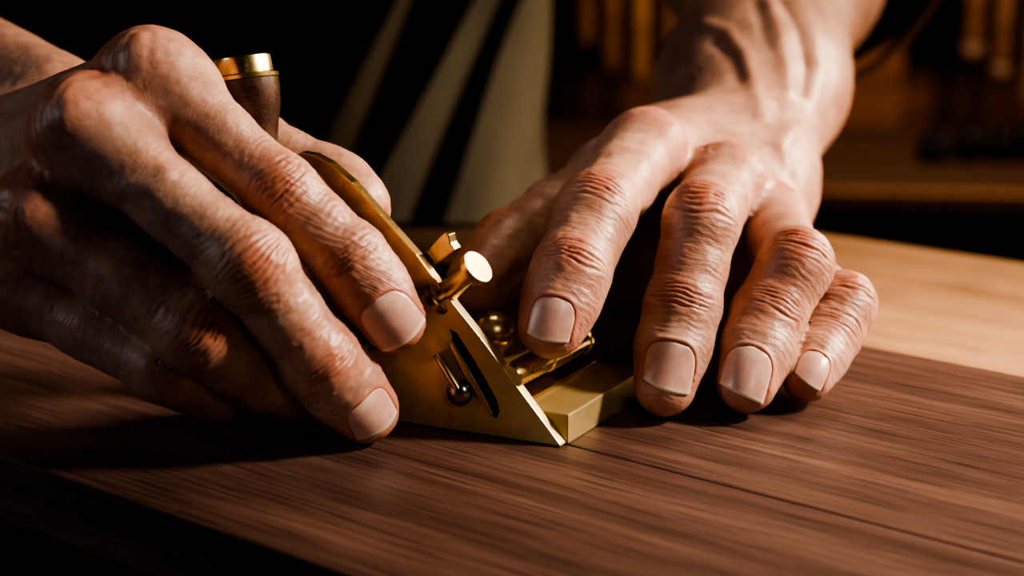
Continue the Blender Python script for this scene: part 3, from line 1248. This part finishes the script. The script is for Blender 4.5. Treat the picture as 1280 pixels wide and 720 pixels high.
# wooden knob with brass cap (part of the plane)
kt, kb_ = at(303, 77, .489), at(336, 300, .494)
ka = nrm(kt - kb_)
Lk = np.linalg.norm(kt - kb_)
bm = bmesh.new()
add_lathe(bm, kb_, ka, [(0, .0060), (Lk * .25, .0058), (Lk * .45, .0064), (Lk * .62, .0074), (Lk * .74, .0090), (Lk * .84, .0096), (Lk * .895, .0096), (Lk * .90, .0092)], 48)
kn = bm_obj('wooden_knob', bm, M['handle'], tool)
bm = bmesh.new()
add_lathe(bm, kb_ + ka * Lk * .895, ka, [(0, .0090), (.0004, .0097), (.0014, .0098), (.0017, .0091), (.0019, .0084), (.0058, .0082), (.0066, .0080), (.0069, .0072)], 48)
bm_obj('brass_cap', bm, M['brass'], kn)

# ------------------------------------------------------------------ room and background
def slab(name, c, hx, hy, hz, mat, kind='structure'):
    bm = bmesh.new()
    add_box(bm, c, X3, Y3, Z3, hx, hy, hz, 0)
    o = bm_obj(name, bm, mat, None, False)
    return tag(o, kind=kind)


YW = 1.62
slab('floor', (0, .2, FLOOR - .03), 2.4, 1.6, .03, M['floor'])
slab('wall_back', (0, YW + .05, .33), 2.4, .05, 1.25, M['dark_wood'])

# tool board on the wall: one panel, stiles between
board = empty('tool_rack', (.75, YW, -.25), 'reddish brown wooden tool rack hanging on the dark back wall', 'tool rack')
bm = bmesh.new()
z_lo = at(1100, 205, 2.08)[2]
add_box(bm, (.48, YW - .012, (z_lo + .9) / 2), X3, Y3, Z3, .62, .012, (.9 - z_lo) / 2, .001)
bm_obj('back_panel', bm, M['panel'], board, False)


def stile(x, hw, z0, mat, dy=.03):
    bm = bmesh.new()
    add_box(bm, (x, YW - .024 - dy / 2, (z0 + .9) / 2), X3, Y3, Z3, hw, dy / 2, (.9 - z0) / 2, .002)
    bm_obj('stile', bm, mat, board, False)


xw = lambda px_, d=2.03: (px_ - 640) / F * d
stile(xw(1088), .050, z_lo, M['panel_light'])
bm = bmesh.new()
add_box(bm, (.48, YW - .065, at(900, -25, 2.02)[2]), X3, Y3, Z3, .62, .04, .012, .002)
bm_obj('rail', bm, M['panel_light'], board, False)


def tool_at(name, label, x, ybot, width, mat, ball=None, top=-60, tip_mat=None, cat='tool', group=None):
    d = 2.00
    t = empty(name, at(x, ybot, d), label, cat, group)
    bm = bmesh.new()
    r = width / 2 / F * d
    p = at(x, ybot, d)
    L = at(x, top, d)[2] - p[2]
    s = 1.6 * r if ball else 0
    add_lathe(bm, p + Z3 * s, Z3, [(0, r * .72), (r * .35, r * .95), (r * .9, r), (L * .3, r * .93), (L * .7, r * .86), (L * .95, r * .9), (L, r * .6)], 24, X3)
    bm_obj('handle', bm, mat, t)
    if ball:
        bm = bmesh.new()
        R = ball / 2 / F * d
        add_lathe(bm, p, Z3, [(0, R * .3), (R * .15, R * .65), (R * .5, R * .93), (R, R), (R * 1.5, R * .88), (R * 1.85, R * .55), (R * 2, R * .3)], 24, X3)
        bm_obj('pommel', bm, tip_mat or mat, t)
    bm = bmesh.new()
    q = p + Z3 * (s + L)
    add_lathe(bm, q - Z3 * .005, Z3, [(0, r * .7), (.03, r * .62), (.031, r * .35), (.16, r * .32), (.162, r * .2)], 16, X3)
    bm_obj('shank', bm, M['steel'], t)
    return t


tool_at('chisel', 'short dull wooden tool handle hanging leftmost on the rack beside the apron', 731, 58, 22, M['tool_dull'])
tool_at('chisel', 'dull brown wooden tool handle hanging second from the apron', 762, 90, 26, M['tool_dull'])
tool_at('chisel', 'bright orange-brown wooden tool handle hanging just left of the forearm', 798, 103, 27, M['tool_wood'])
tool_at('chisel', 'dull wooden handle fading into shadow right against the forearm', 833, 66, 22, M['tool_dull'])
tool_at('hand_tool', 'wooden tool handle with a round pale pommel, hanging right of the sleeve', 1214, 78, 25, M['tool_dull'], 30, tip_mat=M['knob_grey'])
tool_at('hand_tool', 'longest wooden tool handle with a rounded end at the far right of the rack', 1249, 102, 25, M['tool_dull'], 28, tip_mat=M['knob_grey'])
tool_at('chisel', 'narrow pale tool handle cut off by the right edge of the photo', 1284, 128, 16, M['knob_grey'])

# back bench with a lit front edge and a row of black hand tools on it
bb = empty('back_bench', (.6, 1.3, FLOOR), 'dark low back bench with a lit brown front edge behind the right hand', 'bench')
zt = at(1140, 255, 1.60)[2]
yb0 = at(1140, 255, 1.60)[1]
tilt = nrm(np.array([1, -.10, 0]))
tn = np.array([-tilt[1], tilt[0], 0])
cbn = np.array([.45, yb0, 0])
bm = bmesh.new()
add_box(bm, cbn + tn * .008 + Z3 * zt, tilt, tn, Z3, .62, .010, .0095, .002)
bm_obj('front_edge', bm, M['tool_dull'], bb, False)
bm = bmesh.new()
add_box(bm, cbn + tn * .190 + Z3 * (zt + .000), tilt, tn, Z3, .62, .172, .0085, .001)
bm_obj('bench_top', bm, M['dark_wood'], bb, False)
bm = bmesh.new()
add_box(bm, cbn + tn * .10 + Z3 * ((zt + FLOOR) / 2 - .006), tilt, tn, Z3, .60, .06, (zt - FLOOR) / 2 - .006, .001)
bm_obj('cabinet', bm, M['dark_wood'], bb, False)

labels = ['squat black jar first in the row on the back bench, nearest the hand', 'black jar second in the row on the back bench',
          'black jar third in the row on the back bench', 'black jar last in the row on the back bench, by the right edge']
for k, (x, yt, hw) in enumerate([(1165, 160, 20), (1208, 148, 18), (1246, 154, 17), (1278, 146, 15)]):
    d = 1.76
    base = at(x, 215, d)
    base[2] = zt + .0086
    dd = base[:2] - (cbn + tn * .17)[:2]
    topz = at(x, yt, d)[2]
    hgt = max(.03, topz - base[2])
    r = hw / F * d
    jar = empty('jar', base, labels[k], 'jar', 'black jars on the back bench')
    bm = bmesh.new()
    add_lathe(bm, base, Z3, [(0, r * .9), (.003, r), (hgt * .55, r), (hgt * .72, r * .8), (hgt * .78, r * .62)], 28, X3)
    bm_obj('jar_body', bm, M['iron'], jar)
    bm = bmesh.new()
    add_lathe(bm, base + Z3 * hgt * .78, Z3, [(0, r * .66), (.001, r * .7), (hgt * .2, r * .7), (hgt * .22, r * .6)], 28, X3)
    bm_obj('lid', bm, M['iron'], jar)

# ------------------------------------------------------------------ light


def area(name, loc, target, size, energy, col, spread=math.pi):
    l = bpy.data.lights.new(name, 'AREA')
    l.shape = 'DISK'
    l.size = size
    l.energy = energy
    l.color = col
    l.spread = spread
    o = bpy.data.objects.new(name, l)
    C.objects.link(o)
    o.location = loc
    o.rotation_euler = (Vector(target) - Vector(loc)).to_track_quat('-Z', 'Y').to_euler()
    return o


def spot(name, loc, target, energy, col, angle, blend=.6, size=.05):
    l = bpy.data.lights.new(name, 'SPOT')
    l.energy = energy
    l.color = col
    l.spot_size = math.radians(angle)
    l.spot_blend = blend
    l.shadow_soft_size = size
    o = bpy.data.objects.new(name, l)
    C.objects.link(o)
    o.location = loc
    o.rotation_euler = (Vector(target) - Vector(loc)).to_track_quat('-Z', 'Y').to_euler()
    return o


spot('key_light', (.67, -.06, .47), (.07, -.05, .03), 52, (1., .85, .70), 50, .9, .055)
area('side_softbox', (.80, .42, .40), (.1, 0, .03), .3, 2.2, (1., .78, .55), math.radians(70))  # added unseen softbox for warm rims and brass reflections, no real window
spot('front_light', (.30, -.78, .46), (.015, -.06, .0), 6, (1., .88, .74), 13, .9, .06)
spot('soft_fill', (-.90, -.34, .44), (-.15, -.02, .09), 12, (.90, .93, 1.), 19, .8, .16)
spot('apron_light', (.22, -.02, .80), (.035, .34, .08), 13, (1., .86, .68), 16, .8, .05)
spot('top_light', (.02, .16, .62), (.004, .02, .045), 5, (1., .80, .58), 11, .8, .04)
area('rack_light', (.55, .95, .75), (.45, 1.6, .05), .2, 18, (1., .76, .52))

w = bpy.data.worlds.new('world')
bpy.context.scene.world = w
w.use_nodes = True
bg = w.node_tree.nodes['Background']
bg.inputs['Color'].default_value = (.9, .75, .6, 1)
bg.inputs['Strength'].default_value = .006

# ------------------------------------------------------------------ camera
cd = bpy.data.cameras.new('camera')
cam = bpy.data.objects.new('camera', cd)
C.objects.link(cam)
cam.location = CAM
cam.rotation_euler = (math.pi / 2 - PITCH, 0, 0)
cd.lens = 60
cd.sensor_width = 36
cd.clip_start = .01
cd.dof.use_dof = True
cd.dof.focus_distance = .484
cd.dof.aperture_fstop = 7.5
sc_ = bpy.context.scene
sc_.camera = cam
sc_.view_settings.view_transform = 'AgX'
sc_.view_settings.look = 'AgX - High Contrast'
sc_.view_settings.exposure = 0.
